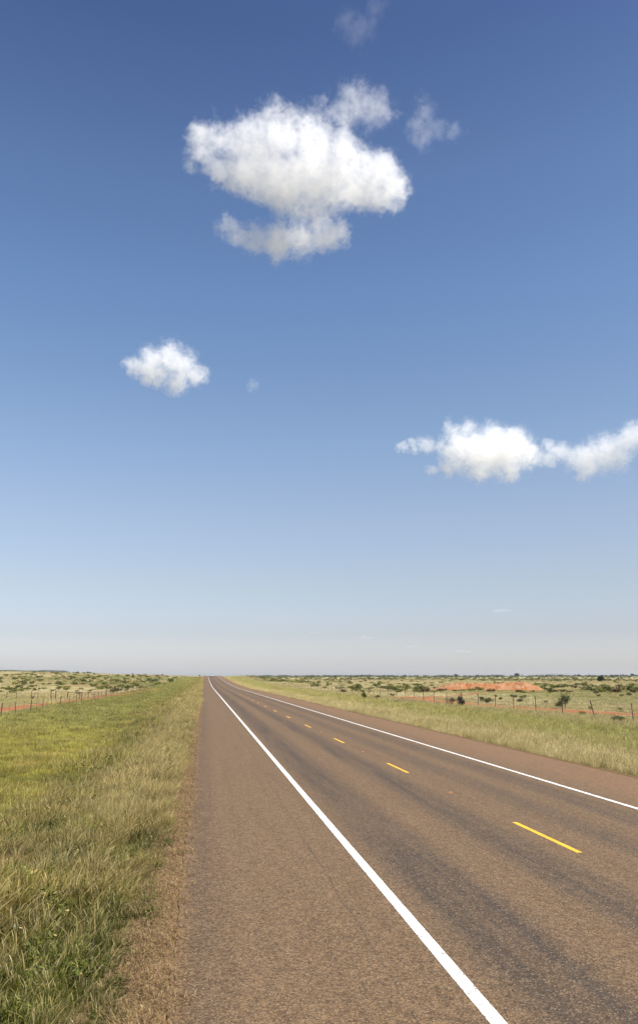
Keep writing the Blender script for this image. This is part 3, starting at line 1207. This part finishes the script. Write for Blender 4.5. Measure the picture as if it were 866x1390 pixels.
    keep = (rng.random(len(x)) < .12 + 4.5 * np.clip(gn - .45, 0, 1)) & (track_dist(x, y) > 1)
    keep &= ~((px > 578) & (px < 740) & (np.hypot(x, y) < 260))
    keep &= (y < 1100) | (x > 100)
    x, y, z = x[keep], y[keep], z[keep]
    n = len(x)
    r_ = np.hypot(x, y)
    s = rng.uniform(.8, 2.6, n) * (1 + .7 * sstep(300, 1500, r_))
    col = lerp(np.tile(DARK, (n, 1)), (.17, .17, .05), rng.random(n)) * rng.uniform(.85, 1.2, (n, 1))
    scatter('far_shrubbery', kitf, np.stack([x, y, z - .05], -1), rng.integers(0, 3, n),
            np.stack([s * 1.15, s * 1.15, s * rng.uniform(.45, .8, n)], -1), col,
            'far scrub fading into green bands toward the horizon', 'scrub')


def tree_mesh(seed, w, hh, n, leaf, lumps=9):
    """crown of lumps on a forked trunk"""
    V, Fc, C, cs = foliage_data(seed, w, w * .9, hh, n, leaf, lumps, base=.25)
    return V, Fc, C, cs


def tree(name, p, w, hh, colour, label, seed, n=1100, leaf=.11, lumps=9, group=None):
    o = empty(name, p)
    tag(o, label, 'tree', group)
    V, Fc, C, cs = tree_mesh(seed, w, hh, n, leaf, lumps)
    c = meshobj('crown', V, Fc, M_LEAF, o)
    ca = c.data.color_attributes.new('leafv', 'FLOAT_COLOR', 'POINT')
    ca.data.foreach_set('color', np.array(C, np.float32).ravel())
    c.color = tuple(colour) + (1,)
    mb = MB()
    r = random.Random(seed)
    top = Vector((r.uniform(-.05, .05) * w, r.uniform(-.05, .05) * w, hh * .45))
    mb.tube([(0, 0, -.05), top * .5 + Vector((.02 * w, 0, 0)), top], [hh * .028, hh * .022, hh * .016], 7)
    for cc, rr in cs:
        mb.tube([top * r.uniform(.4, 1), top.lerp(cc, .55) + Vector((0, 0, .03)), cc], [hh * .014, hh * .009, hh * .004], 5)
    mb.build('trunk', M_TWIG, o)
    return o


def build_trees():
    p = hit(767, 962)
    D = (p - Vector((0, 0, H))).length / F
    tree('small_tree', p, 17 * D, 23 * D, (.085, .095, .045), 'lone small ragged tree just behind the right wire fence', 501, 620, .13, 8)
    p = hit(815.6, 926)
    D = (p - Vector((0, 0, H))).length / F
    tree('round_tree', p, 12 * D, 8.5 * D, (.035, .05, .02), 'dark round tree standing alone above the far green belt at right', 502, 700, 1.0, 7)
    p = hit(271.2, 918.3)
    D = (p - Vector((0, 0, H))).length / F
    tree('roadside_tree', p, 2.4 * D, 2.2 * D, (.03, .035, .02), 'tiny black looking tree on the skyline just left of the highway crest', 503, 300, .4, 4)
    # small skyline trees, each its own
    g = 'skyline trees on the right horizon'
    spec = [(455, 1.0), (550, 1.0), (402, .6), (345, .5), (618, 1.2), (676, 1.1), (702, 1.6), (742, .8), (760, .9), (785, 1.0), (830, 1.1), (838, .9), (858, 1.2), (590, .8), (520, .7)]
    base = None
    for i, (px, s) in enumerate(spec):
        az = math.atan((px - 433) / F * math.cos(TH)) + PSI
        R_ = 1500 + 260 * ((i * 7) % 5)
        x, y = R_ * math.sin(az), R_ * math.cos(az)
        z = hz(x, y)
        if base is None:
            base = tree('horizon_tree', (x, y, z), 9, 5, (.04, .055, .024), 'x', 520, 260, 1.1, 6, g)
            o = base
        else:
            o = base.copy()
            COL.objects.link(o)
            for ch in base.children:
                c = ch.copy()
                COL.objects.link(c)
                c.parent = o
            o.location = (x, y, z - .2)
            o.rotation_euler = (0, 0, i * 1.3)
        k = R_ / 1500
        o.scale = (s * k, s * k, s * k * .95)
        o['label'] = 'tiny dark tree breaking the right hand skyline in the far distance'
    # left plateau
    g = 'skyline trees on the left horizon'
    for i, (px, s) in enumerate(((119, 1.1), (180, .8), (167, .5), (209, .5), (213, .5), (52, .7), (30, .6), (70, .8))):
        az = math.atan((px - 433) / F * math.cos(TH)) + PSI
        R_ = 900 + 25 * (i % 3)
        x, y = R_ * math.sin(az), R_ * math.cos(az)
        o = base.copy()
        COL.objects.link(o)
        for ch in base.children:
            c = ch.copy()
            COL.objects.link(c)
            c.parent = o
        o.location = (x, y, hz(x, y) - .15)
        o.rotation_euler = (0, 0, i)
        o.scale = (.42 * s, .42 * s, .42 * s)
        tag(o, 'tiny dark tree on the skyline of the plain left of the highway', 'tree', g)
    # far-off wood reading as one dark line
    r = random.Random(77)
    V, Fc, C = [], [], []
    def lump(x, y, z, w, hh, nq):
        for _ in range(nq):
            q = Vector((r.gauss(0, .33) * w, r.gauss(0, .33) * w, abs(r.gauss(.35, .28)) * hh))
            n_ = Vector((r.gauss(0, 1), r.gauss(0, 1), r.gauss(.3, 1))).normalized()
            t1 = n_.orthogonal().normalized()
            t2 = n_.cross(t1)
            l = w * .28
            b0 = len(V)
            p_ = Vector((x, y, z)) + q
            V.extend([p_ - t1 * l, p_ + t2 * l * .6, p_ + t1 * l, p_ - t2 * l * .6])
            Fc.append((b0, b0 + 1, b0 + 2, b0 + 3))
            C.extend([(r.random(), 0, 0, 1)] * 4)
    for k in range(900):
        px = r.uniform(300, 930)
        az = math.atan((px - 433) / F * math.cos(TH)) + PSI
        dens = float(vnoise(np.array([px]), np.array([3.0]), 38, 71, 3)[0])
        if r.random() > .25 + 1.3 * max(0, dens - .3):
            continue
        R_ = r.uniform(2300, 3600)
        x, y = R_ * math.sin(az), R_ * math.cos(az)
        lump(x, y, hz(x, y) - .3, r.uniform(5, 14), r.uniform(2.2, 5.5), 12)
    o = meshobj('far_treeline', V, Fc, M_LEAF)
    ca = o.data.color_attributes.new('leafv', 'FLOAT_COLOR', 'POINT')
    ca.data.foreach_set('color', np.array(C, np.float32).ravel())
    o.color = (.05, .062, .03, 1)
    tag(o, 'thin dark line of far trees along the right horizon', 'trees', kind='stuff')


# ------------------------------------------------------------------ fences, gate, mound, hills, car
M_POST = plain('rusty_steel_post', (.105, .052, .038), .75, .2)
M_WOOD = plain('weathered_wood_post', (.15, .08, .055), .9)
M_WIRE = plain('barbed_wire', (.16, .12, .10), .5, .6)
M_RUST = plain('rust_painted_pipe', (.17, .075, .05), .7, .2)


def tpost(mb, x, y, z, hh, lx=0, ly=0, r=.035, sq=False):
    top = (x + lx, y + ly, z + hh)
    if sq:
        mb.tube([(x, y, z - .15), top], [r, r * .95], 8)
    else:
        # T section: web and flange crossing
        v = Vector(top) - Vector((x, y, z - .15))
        M = v.to_track_quat('Z', 'X').to_matrix()
        c = Vector((x, y, z - .15)) + v / 2
        mb.box(c, (r * 2, r * .5, v.length), M)
        mb.box(c + M @ Vector((0, r * .72, 0)), (r * .5, r * .9, v.length), M)
        mb.tube([(top[0], top[1], top[2]), (top[0], top[1], top[2] + .02)], [r * .9, r * .5], 6)


def wire_fence(name, pts, label, group=None, hh=1.25, leans=None, bigs=(), strands=4, seed=1, stays=0):
    r = random.Random(seed)
    o = empty(name, (pts[0][0], pts[0][1], hz(*pts[0])))
    tag(o, label, 'fence', group)
    base = o.location
    tops = []
    for i, (x, y) in enumerate(pts):
        z = hz(x, y)
        mb = MB()
        lx, ly = (leans or {}).get(i, (r.gauss(0, .025), r.gauss(0, .03)))
        hp = hh * r.uniform(.93, 1.08)
        big = i in bigs
        tpost(mb, x - base.x, y - base.y, z - base.z, hp + (.15 if big else 0), lx, ly, .075 if big else .04, big)
        mb.build('post', M_WOOD if big else M_POST, o)
        tops.append((Vector((x, y, z)), Vector((x + lx, y + ly, z + hp))))
    if stays:
        for i in range(min(len(tops) - 1, stays)):
            a, b = tops[i][0].lerp(tops[i + 1][0], .5), tops[i][1].lerp(tops[i + 1][1], .5)
            mb = MB()
            mb.tube([a + Vector((0, 0, .08)) - base, b - base + Vector((r.gauss(0, .04), r.gauss(0, .04), -.05))], .016, 5)
            mb.build('stay', M_WOOD, o)
    for s in range(strands):
        u = .28 + .66 * s / (strands - 1)
        mb = MB()
        P = []
        for i in range(len(tops) - 1):
            a = tops[i][0].lerp(tops[i][1], u)
            b = tops[i + 1][0].lerp(tops[i + 1][1], u)
            P += [a, a.lerp(b, .5) - Vector((0, 0, .02 + .02 * r.random()))]
        P.append(tops[-1][0].lerp(tops[-1][1], u))
        mb.tube([p - base for p in P], .0035, 4)
        mb.build('wire', M_WIRE, o)
    return o


def build_fences():
    ptsR = [(30.2 + .15 * math.sin(k), 44.5 + 5.6 * k) for k in range(0, 48)]
    wire_fence('wire_fence', ptsR, 'barbed wire fence on thin dark posts right of the highway, one post leaning', hh=1.33,
               leans={3: (-.28, .05), 2: (-.06, 0)}, seed=3)
    ptsL = [(-15.6 + .12 * math.sin(k * 1.7), 57.0 + 5.35 * k) for k in range(0, 40)]
    wire_fence('wire_fence', ptsL, 'barbed wire fence on thin posts running beside the left verge', hh=1.15, seed=5, stays=30)
    # fence set back behind the red track, ending at the gate
    base = [hit(px, py) for px, py in ((-34, 948.6), (-12, 948.6), (9.5, 948.6), (22.5, 948.4), (43, 948.2), (51.6, 948.2), (69.6, 948.4), (75.7, 948.5), (92, 949), (108.3, 949.8))]
    o = wire_fence('cross_fence', [(p.x, p.y) for p in base], 'brown fence set back from the left verge, topped by a rail near the gate', hh=1.0, bigs=(4, 6, 7, 8, 9), seed=8, stays=9)
    b = o.location
    mb = MB()
    q = [Vector((p.x, p.y, p.z + 1.02)) - b for p in base[7:]]
    mb.tube(q, .03, 8)
    mb.build('top_rail', M_RUST, o)
    # gate
    a, c = base[9], hit(144.6, 947.2)
    o = empty('pasture_gate', a)
    tag(o, 'rusty pipe gate with two rails beyond the left wire fence', 'gate')
    d = Vector((c.x - a.x, c.y - a.y, 0))
    L_ = d.length
    e = c - a
    def at(u, z):
        return Vector((d.x * u, d.y * u, e.z * u + z))
    mb = MB()
    mb.tube([at(.985, -.2), at(.985, 1.28)], .075, 8)
    mb.build('gate_post', M_WOOD, o)
    mb = MB()
    mb.tube([at(.03, .22), at(.03, 1.08), at(.95, 1.08), at(.95, .22), at(.03, .22)], .026, 8, cap=False)
    mb.build('gate_frame', M_RUST, o)
    for z in (.45, .68, .88):
        mb = MB()
        mb.tube([at(.03, z), at(.95, z)], .02, 6)
        mb.build('rail', M_RUST, o)
    mb = MB()
    mb.tube([at(.49, .22), at(.49, 1.1)], .026, 6)
    mb.build('upright', M_RUST, o)


def build_mound():
    c = hit(660, 937)
    D = (c - Vector((0, 0, H))).length
    mpp = D / F
    v = Vector((c.x, c.y, 0)).normalized()
    s = Vector((v.y, -v.x, 0))
    halfl, halfp = 77 * mpp, 8.0
    nx, ny = 130, 36
    V, Fc = [], []
    for j in range(ny):
        for i in range(nx):
            u, w = -1 + 2 * i / (nx - 1), -1 + 2 * j / (ny - 1)
            p = Vector((c.x, c.y, 0)) + v * 8.5 + s * (u * halfl) + v * (w * halfp)
            endf = min(1, (1 - u) / .34) ** .8 * min(1, (1 + u) / .42) ** .8
            prof = float(sstep(1.0, .25, abs(w)))
            nn = float(vnoise(u * 12, w * 5, 1.3, 81, 4))
            gul = float(vnoise(u * 40, w * 3, 1.0, 82, 3))
            z = 10.6 * mpp * endf * prof * (.55 + .6 * nn + .14 * float(sstep(-.6, .3, u))) + (gul - .5) * .5 * prof * endf
            V.append((p.x, p.y, hz(p.x, p.y) - .25 + z))
    for j in range(ny - 1):
        for i in range(nx - 1):
            a = j * nx + i
            Fc.append((a, a + 1, a + 1 + nx, a + nx))
    m = mat_red('bare_red_clay')
    t = m.node_tree
    N, L, b = t.nodes, t.links, t.nodes['Principled BSDF']
    src = b.inputs['Base Color'].links[0].from_socket
    P = worldpos(N)
    c1 = mixc(N, L, mapr(N, L, noise_node(N, L, P, .5, 6, .7), .45, .62, 0, .75), src, (.33, .215, .12))
    c2 = mixc(N, L, mapr(N, L, noise_node(N, L, scaled(N, L, P, (1, 1, 3)), .22, 5, .75), .58, .68, 0, .7), c1, (.17, .13, .085))
    L.new(c2, b.inputs['Base Color'])
    base = Vector((c.x, c.y, c.z))
    o = meshobj('earth_mound', [Vector(q) - base for q in V], Fc, m, smooth=True)
    o.location = base
    tag(o, 'long low mound of bare red earth on the right plain', 'earth mound')


def ridge(name, pxs, R_, profile, mat, seed, rough=.3):
    V, Fc = [], []
    n = 160
    for i in range(n):
        u = i / (n - 1)
        px = pxs[0] + (pxs[1] - pxs[0]) * u
        az = math.atan((px - 433) / F * math.cos(TH)) + PSI
        hh = profile(u) * (1 - rough / 2 + rough * float(vnoise(np.array([u * 22]), np.array([seed]), 1, seed, 4)[0]))
        for j, (q, k) in enumerate(((-420, 0), (-240, .45), (-90, .85), (0, 1), (160, .9), (420, .4), (700, 0))):
            wob = float(vnoise(np.array([u * 40]), np.array([j * 3.1]), 1, seed + 5, 3)[0])
            r_ = R_ + q
            V.append((r_ * math.sin(az), r_ * math.cos(az), -2 + hh * k * (.8 + .4 * wob if k < 1 else 1)))
    for i in range(n - 1):
        for j in range(6):
            a = i * 7 + j
            Fc.append((a, a + 7, a + 8, a + 1))
    o = meshobj(name, V, Fc, mat, smooth=True)
    tag(o, kind='structure')
    return o


def build_hills():
    m, t, N, L, b = newmat('wooded_hill')
    P = worldpos(N)
    n = noise_node(N, L, P, .012, 6, .7)
    L.new(mixc(N, L, mapr(N, L, n, .35, .65), (.022, .03, .02), (.05, .058, .03)), b.inputs['Base Color'])
    b.inputs['Roughness'].default_value = 1
    def p1(u):
        return 34 * float(sstep(0, .3, u)) * (1 - float(sstep(.88, 1, u))) * (.95 + .05 * float(sstep(.5, .9, u))) * .86
    ridge('hills', (-210, 124), 2700, p1, m, 3, .12)
    def p2(u):
        return 30 * math.sin(math.pi * u) ** .6
    ridge('hills', (415, 580), 6600, p2, m, 7)
    ridge('hills', (700, 800), 6800, lambda u: 34 * math.sin(math.pi * u) ** .5, m, 9)


def build_car():
    y = 640.0
    x = 5.3
    o = empty('pickup_truck', (x, y, float(np.interp(y, YS, zroad(YS)))))
    tag(o, 'tiny pale pickup coming over the crest of the highway', 'pickup truck')
    white = plain('white_car_paint', (.45, .52, .56), .3)
    glass = plain('dark_windscreen', (.02, .03, .04), .1)
    rub = plain('tyre_rubber', (.02, .02, .02), .9)
    lampm = plain('headlight_glass', (.8, .82, .85), .1)

    def prism(prof, w):
        V = [(-w / 2, a, b) for a, b in prof] + [(w / 2, a, b) for a, b in prof]
        n = len(prof)
        Fc = [tuple(range(n)), tuple(range(2 * n - 1, n - 1, -1))] + [(i, i + n, (i + 1) % n + n, (i + 1) % n) for i in range(n)]
        return V, Fc
    V, Fc = prism([(-2.7, .45), (-2.72, .95), (-2.55, 1.1), (-1.45, 1.22), (.9, 1.22), (2.7, 1.22), (2.75, .5)], 1.95)
    body = meshobj('body', V, Fc, white, o)
    V, Fc = prism([(-1.4, 1.221), (-.75, 1.85), (.55, 1.87), (.85, 1.221)], 1.65)
    cab = meshobj('cab', V, Fc, white, o)
    meshobj('windscreen', [(-.74, -1.39, 1.26), (.74, -1.39, 1.26), (.68, -.83, 1.80), (-.68, -.83, 1.80)], [(0, 1, 2, 3)], glass, o)
    for sx in (-1, 1):
        mb = MB(); mb.box((sx * .72, -2.73, .86), (.34, .06, .2)); mb.build('headlight', lampm, o)
        for sy in (-1.75, 1.75):
            mb = MB(); mb.tube([(sx * .98 - .12, sy, .38), (sx * .98 + .02, sy, .38)], .38, 14); mb.build('wheel', rub, o)
    mb = MB(); mb.box((0, -2.77, .55), (1.9, .1, .22)); mb.build('bumper', plain('dark_bumper', (.05, .05, .05), .4), o)


# ------------------------------------------------------------------ clouds
def cloud(blobs, dist, label, dens=.014, seed=0, wisp=1.0, fine=1.0, flat=1.0, name='cloud', group=None, grow=1.02, warp=1.0):
    r_ = random.Random(seed)
    mpp = dist / F
    cx = sum(b[0] for b in blobs) / len(blobs)
    cy = sum(b[1] for b in blobs) / len(blobs)
    O = ray(cx, cy) * dist + Vector((0, 0, H))
    P = []
    for px, py, r in blobs:
        p = ray(px, py) * dist * (1 + r_.uniform(-.5, .5) * r / F) + Vector((0, 0, H)) - O
        P.append((p, r * mpp * grow))
    me = bpy.data.meshes.new(name)
    bm = bmesh.new()
    for p, r in P:
        bmesh.ops.create_icosphere(bm, subdivisions=3, radius=r * (1.5 if warp < 1.2 else 1.9), matrix=Matrix.Translation(p) @ Matrix.Diagonal((1, 1, flat, 1)))
    bm.to_mesh(me)
    bm.free()
    ob = bpy.data.objects.new(name, me)
    COL.objects.link(ob)
    ob.location = O
    md = ob.modifiers.new('merge', 'REMESH')
    md.mode = 'VOXEL'
    rm = sum(r for p, r in P) / len(P)
    md.voxel_size = rm * .35 * min(1, flat * 1.6)
    m = bpy.data.materials.new('cloud_vapour')
    m.use_nodes = True
    t = m.node_tree
    N, L = t.nodes, t.links
    N.clear()
    out = N.new('ShaderNodeOutputMaterial')
    v = N.new('ShaderNodeVolumePrincipled')
    L.new(v.outputs[0], out.inputs[1])
    v.inputs['Color'].default_value = (.988, .988, .986, 1)
    v.inputs['Anisotropy'].default_value = 0
    tc = N.new('ShaderNodeTexCoord')
    vec = scaled(N, L, tc.outputs['Object'], (1, 1, 1 / flat))
    nz = noise_node(N, L, vec, .42 / rm * fine, 10, .70, .5)
    nf = noise_node(N, L, vec, 2.9 / rm * fine, 8, .74, 1.0)
    wn = N.new('ShaderNodeTexNoise')
    wn.inputs['Scale'].default_value = .75 / rm / warp ** .5
    wn.inputs['Detail'].default_value = 4
    wn.inputs['Roughness'].default_value = .65
    L.new(vec, wn.inputs['Vector'])
    wv = N.new('ShaderNodeVectorMath')
    wv.operation = 'MULTIPLY_ADD'
    L.new(wn.outputs['Color'], wv.inputs[0])
    wv.inputs[1].default_value = (rm * 2.3 * warp,) * 3
    wv.inputs[2].default_value = (-rm * 1.15 * warp,) * 3
    wa = N.new('ShaderNodeVectorMath')
    wa.operation = 'ADD'
    L.new(vec, wa.inputs[0])
    L.new(wv.outputs[0], wa.inputs[1])
    vec2 = wa.outputs[0]
    cur = None
    for p, r in P:
        dn = N.new('ShaderNodeVectorMath')
        dn.operation = 'DISTANCE'
        L.new(vec2, dn.inputs[0])
        dn.inputs[1].default_value = (p.x, p.y, p.z / flat)
        q = mth(N, L, 'MULTIPLY_ADD', dn.outputs['Value'], -1 / r, 1.0)
        cur = q if cur is None else mth(N, L, 'MAXIMUM', cur, q)
    f = mth(N, L, 'ADD', cur, mth(N, L, 'MULTIPLY_ADD', nz, 2.6 * wisp, -1.26 * wisp))
    f = mth(N, L, 'ADD', f, mth(N, L, 'MULTIPLY_ADD', nf, 3.0, -1.48))
    mr = N.new('ShaderNodeMapRange')
    mr.interpolation_type = 'SMOOTHSTEP'
    L.new(f, mr.inputs[0])
    mr.inputs[1].default_value = -.12
    mr.inputs[2].default_value = .95
    mr.inputs[3].default_value = 0
    mr.inputs[4].default_value = dens * 1.1
    L.new(mth(N, L, 'MULTIPLY', mr.outputs[0], mapr(N, L, cur, -.33, .02, 0, 1)), v.inputs['Density'])
    me.materials.append(m)
    m.cycles.volume_step_rate = .35
    tag(ob, label, 'cloud', group)
    return ob


def build_clouds():
    cloud([(272, 207, 22), (298, 188, 27), (300, 230, 22), (335, 186, 34), (338, 230, 33), (380, 190, 40), (383, 242, 36), (425, 200, 42), (430, 245, 42),
           (468, 222, 36), (480, 258, 34), (506, 240, 32), (532, 256, 24), (402, 168, 24), (512, 272, 19)], 2500, 'largest cloud, bright broad cumulus high in the sky', dens=.014, seed=1, wisp=1.35, warp=1.19)
    cloud([(306, 308, 11), (322, 318, 15), (348, 324, 19), (378, 326, 22), (410, 322, 24), (440, 318, 22), (464, 318, 14), (400, 302, 9), (446, 298, 8)], 2520,
          'ragged thin cloud hanging directly beneath the largest cloud', dens=.0135, seed=2, warp=1.25, grow=1.1)
    cloud([(470, 128, 14), (482, 140, 24), (508, 146, 22), (524, 152, 13), (490, 156, 11), (436, 133, 8)], 2600,
          'wispy cloud at the upper right shoulder of the largest cloud', dens=.0062, seed=3, warp=1.5, grow=1.1)
    cloud([(575, 160, 15), (573, 186, 11), (592, 176, 10), (617, 179, 10), (572, 135, 7)], 2650, 'faint torn cloud wisps at the far upper right of the largest cloud', dens=.0030, seed=9, warp=1.8, grow=1.3, fine=.7)
    cloud([(470, 24, 10), (490, 40, 14), (487, 46, 10), (514, 8, 11), (505, 26, 8)], 2300, 'very faint cloud shreds at the top edge of the sky', dens=.0013, seed=11, warp=1.9, grow=1.35, fine=.7)
    cloud([(182, 497, 13), (205, 493, 21), (228, 486, 24), (248, 497, 22), (264, 508, 17), (242, 517, 18), (216, 510, 15), (200, 515, 9)], 3300,
          'compact puffy white cloud alone at the left middle of the sky', dens=.014, seed=4, wisp=.85)
    cloud([(344, 521, 7)], 3300, 'tiny cloud fleck right of the compact puffy cloud', dens=.004, seed=13, warp=1.6, grow=1.2)
    cloud([(545, 609, 8), (560, 606, 9), (578, 601, 13), (596, 600, 10), (613, 579, 12), (632, 583, 15), (622, 606, 25), (645, 613, 31), (668, 612, 36),
           (693, 612, 30), (712, 617, 19), (608, 634, 13), (586, 638, 9), (650, 638, 18), (692, 640, 16)], 3700, 'wide flat bottomed white cloud at the right', dens=.012, seed=5, wisp=.85)
    cloud([(731, 619, 12), (745, 620, 12), (744, 603, 9), (760, 611, 15), (776, 619, 13), (797, 622, 24), (822, 614, 26), (845, 604, 20), (862, 592, 18), (790, 640, 10), (882, 590, 22), (905, 600, 26), (838, 622, 16)], 3750,
          'ragged white cloud trailing off the right edge of the sky', dens=.009, seed=6, wisp=.95)
    cloud([(675, 829, 7), (682, 828.5, 8), (689, 828.5, 6)], 12000, 'small flat cream cloud low above the right horizon', dens=.0022, seed=21, wisp=.6, flat=.3)
    cloud([(424, 859, 5), (430, 859, 5)], 13000, 'tiny flat cloud low in the sky, leftmost of the horizon flecks', dens=.0016, seed=22, wisp=.6, flat=.3)
    cloud([(494, 864.5, 7), (502, 865.5, 6)], 13500, 'tiny flat cloud low in the sky between two fainter flecks', dens=.0016, seed=23, wisp=.6, flat=.3)
    cloud([(558, 877.5, 7), (566, 877, 6)], 14000, 'very faint flat cloud streak just above the horizon in the middle', dens=.0012, seed=24, wisp=.6, flat=.25)
    cloud([(624, 883.5, 8), (634, 884, 7)], 14500, 'lowest faint cloud streak above the red mound', dens=.0012, seed=25, wisp=.6, flat=.25)


def build_haze():
    m = bpy.data.materials.new('thin_air')
    m.use_nodes = True
    t = m.node_tree
    t.nodes.clear()
    out = t.nodes.new('ShaderNodeOutputMaterial')
    v = t.nodes.new('ShaderNodeVolumePrincipled')
    v.inputs['Color'].default_value = (.80, .86, .97, 1)
    v.inputs['Density'].default_value = 4.5e-5
    v.inputs['Anisotropy'].default_value = .3
    t.links.new(v.outputs[0], out.inputs[1])
    mb = MB()
    mb.box((0, 0, 0), (19000, 19000, 80))
    o = mb.build('haze', m)
    o.location = (0, 0, 60 - 26)
    tag(o, 'thin pale haze over the plain', 'haze', kind='stuff')


build_ground()
build_road()
build_tracks()
build_mound()
build_hills()
build_fences()
build_shrubs()
build_trees()
build_car()
build_grass()
build_clouds()
build_haze()
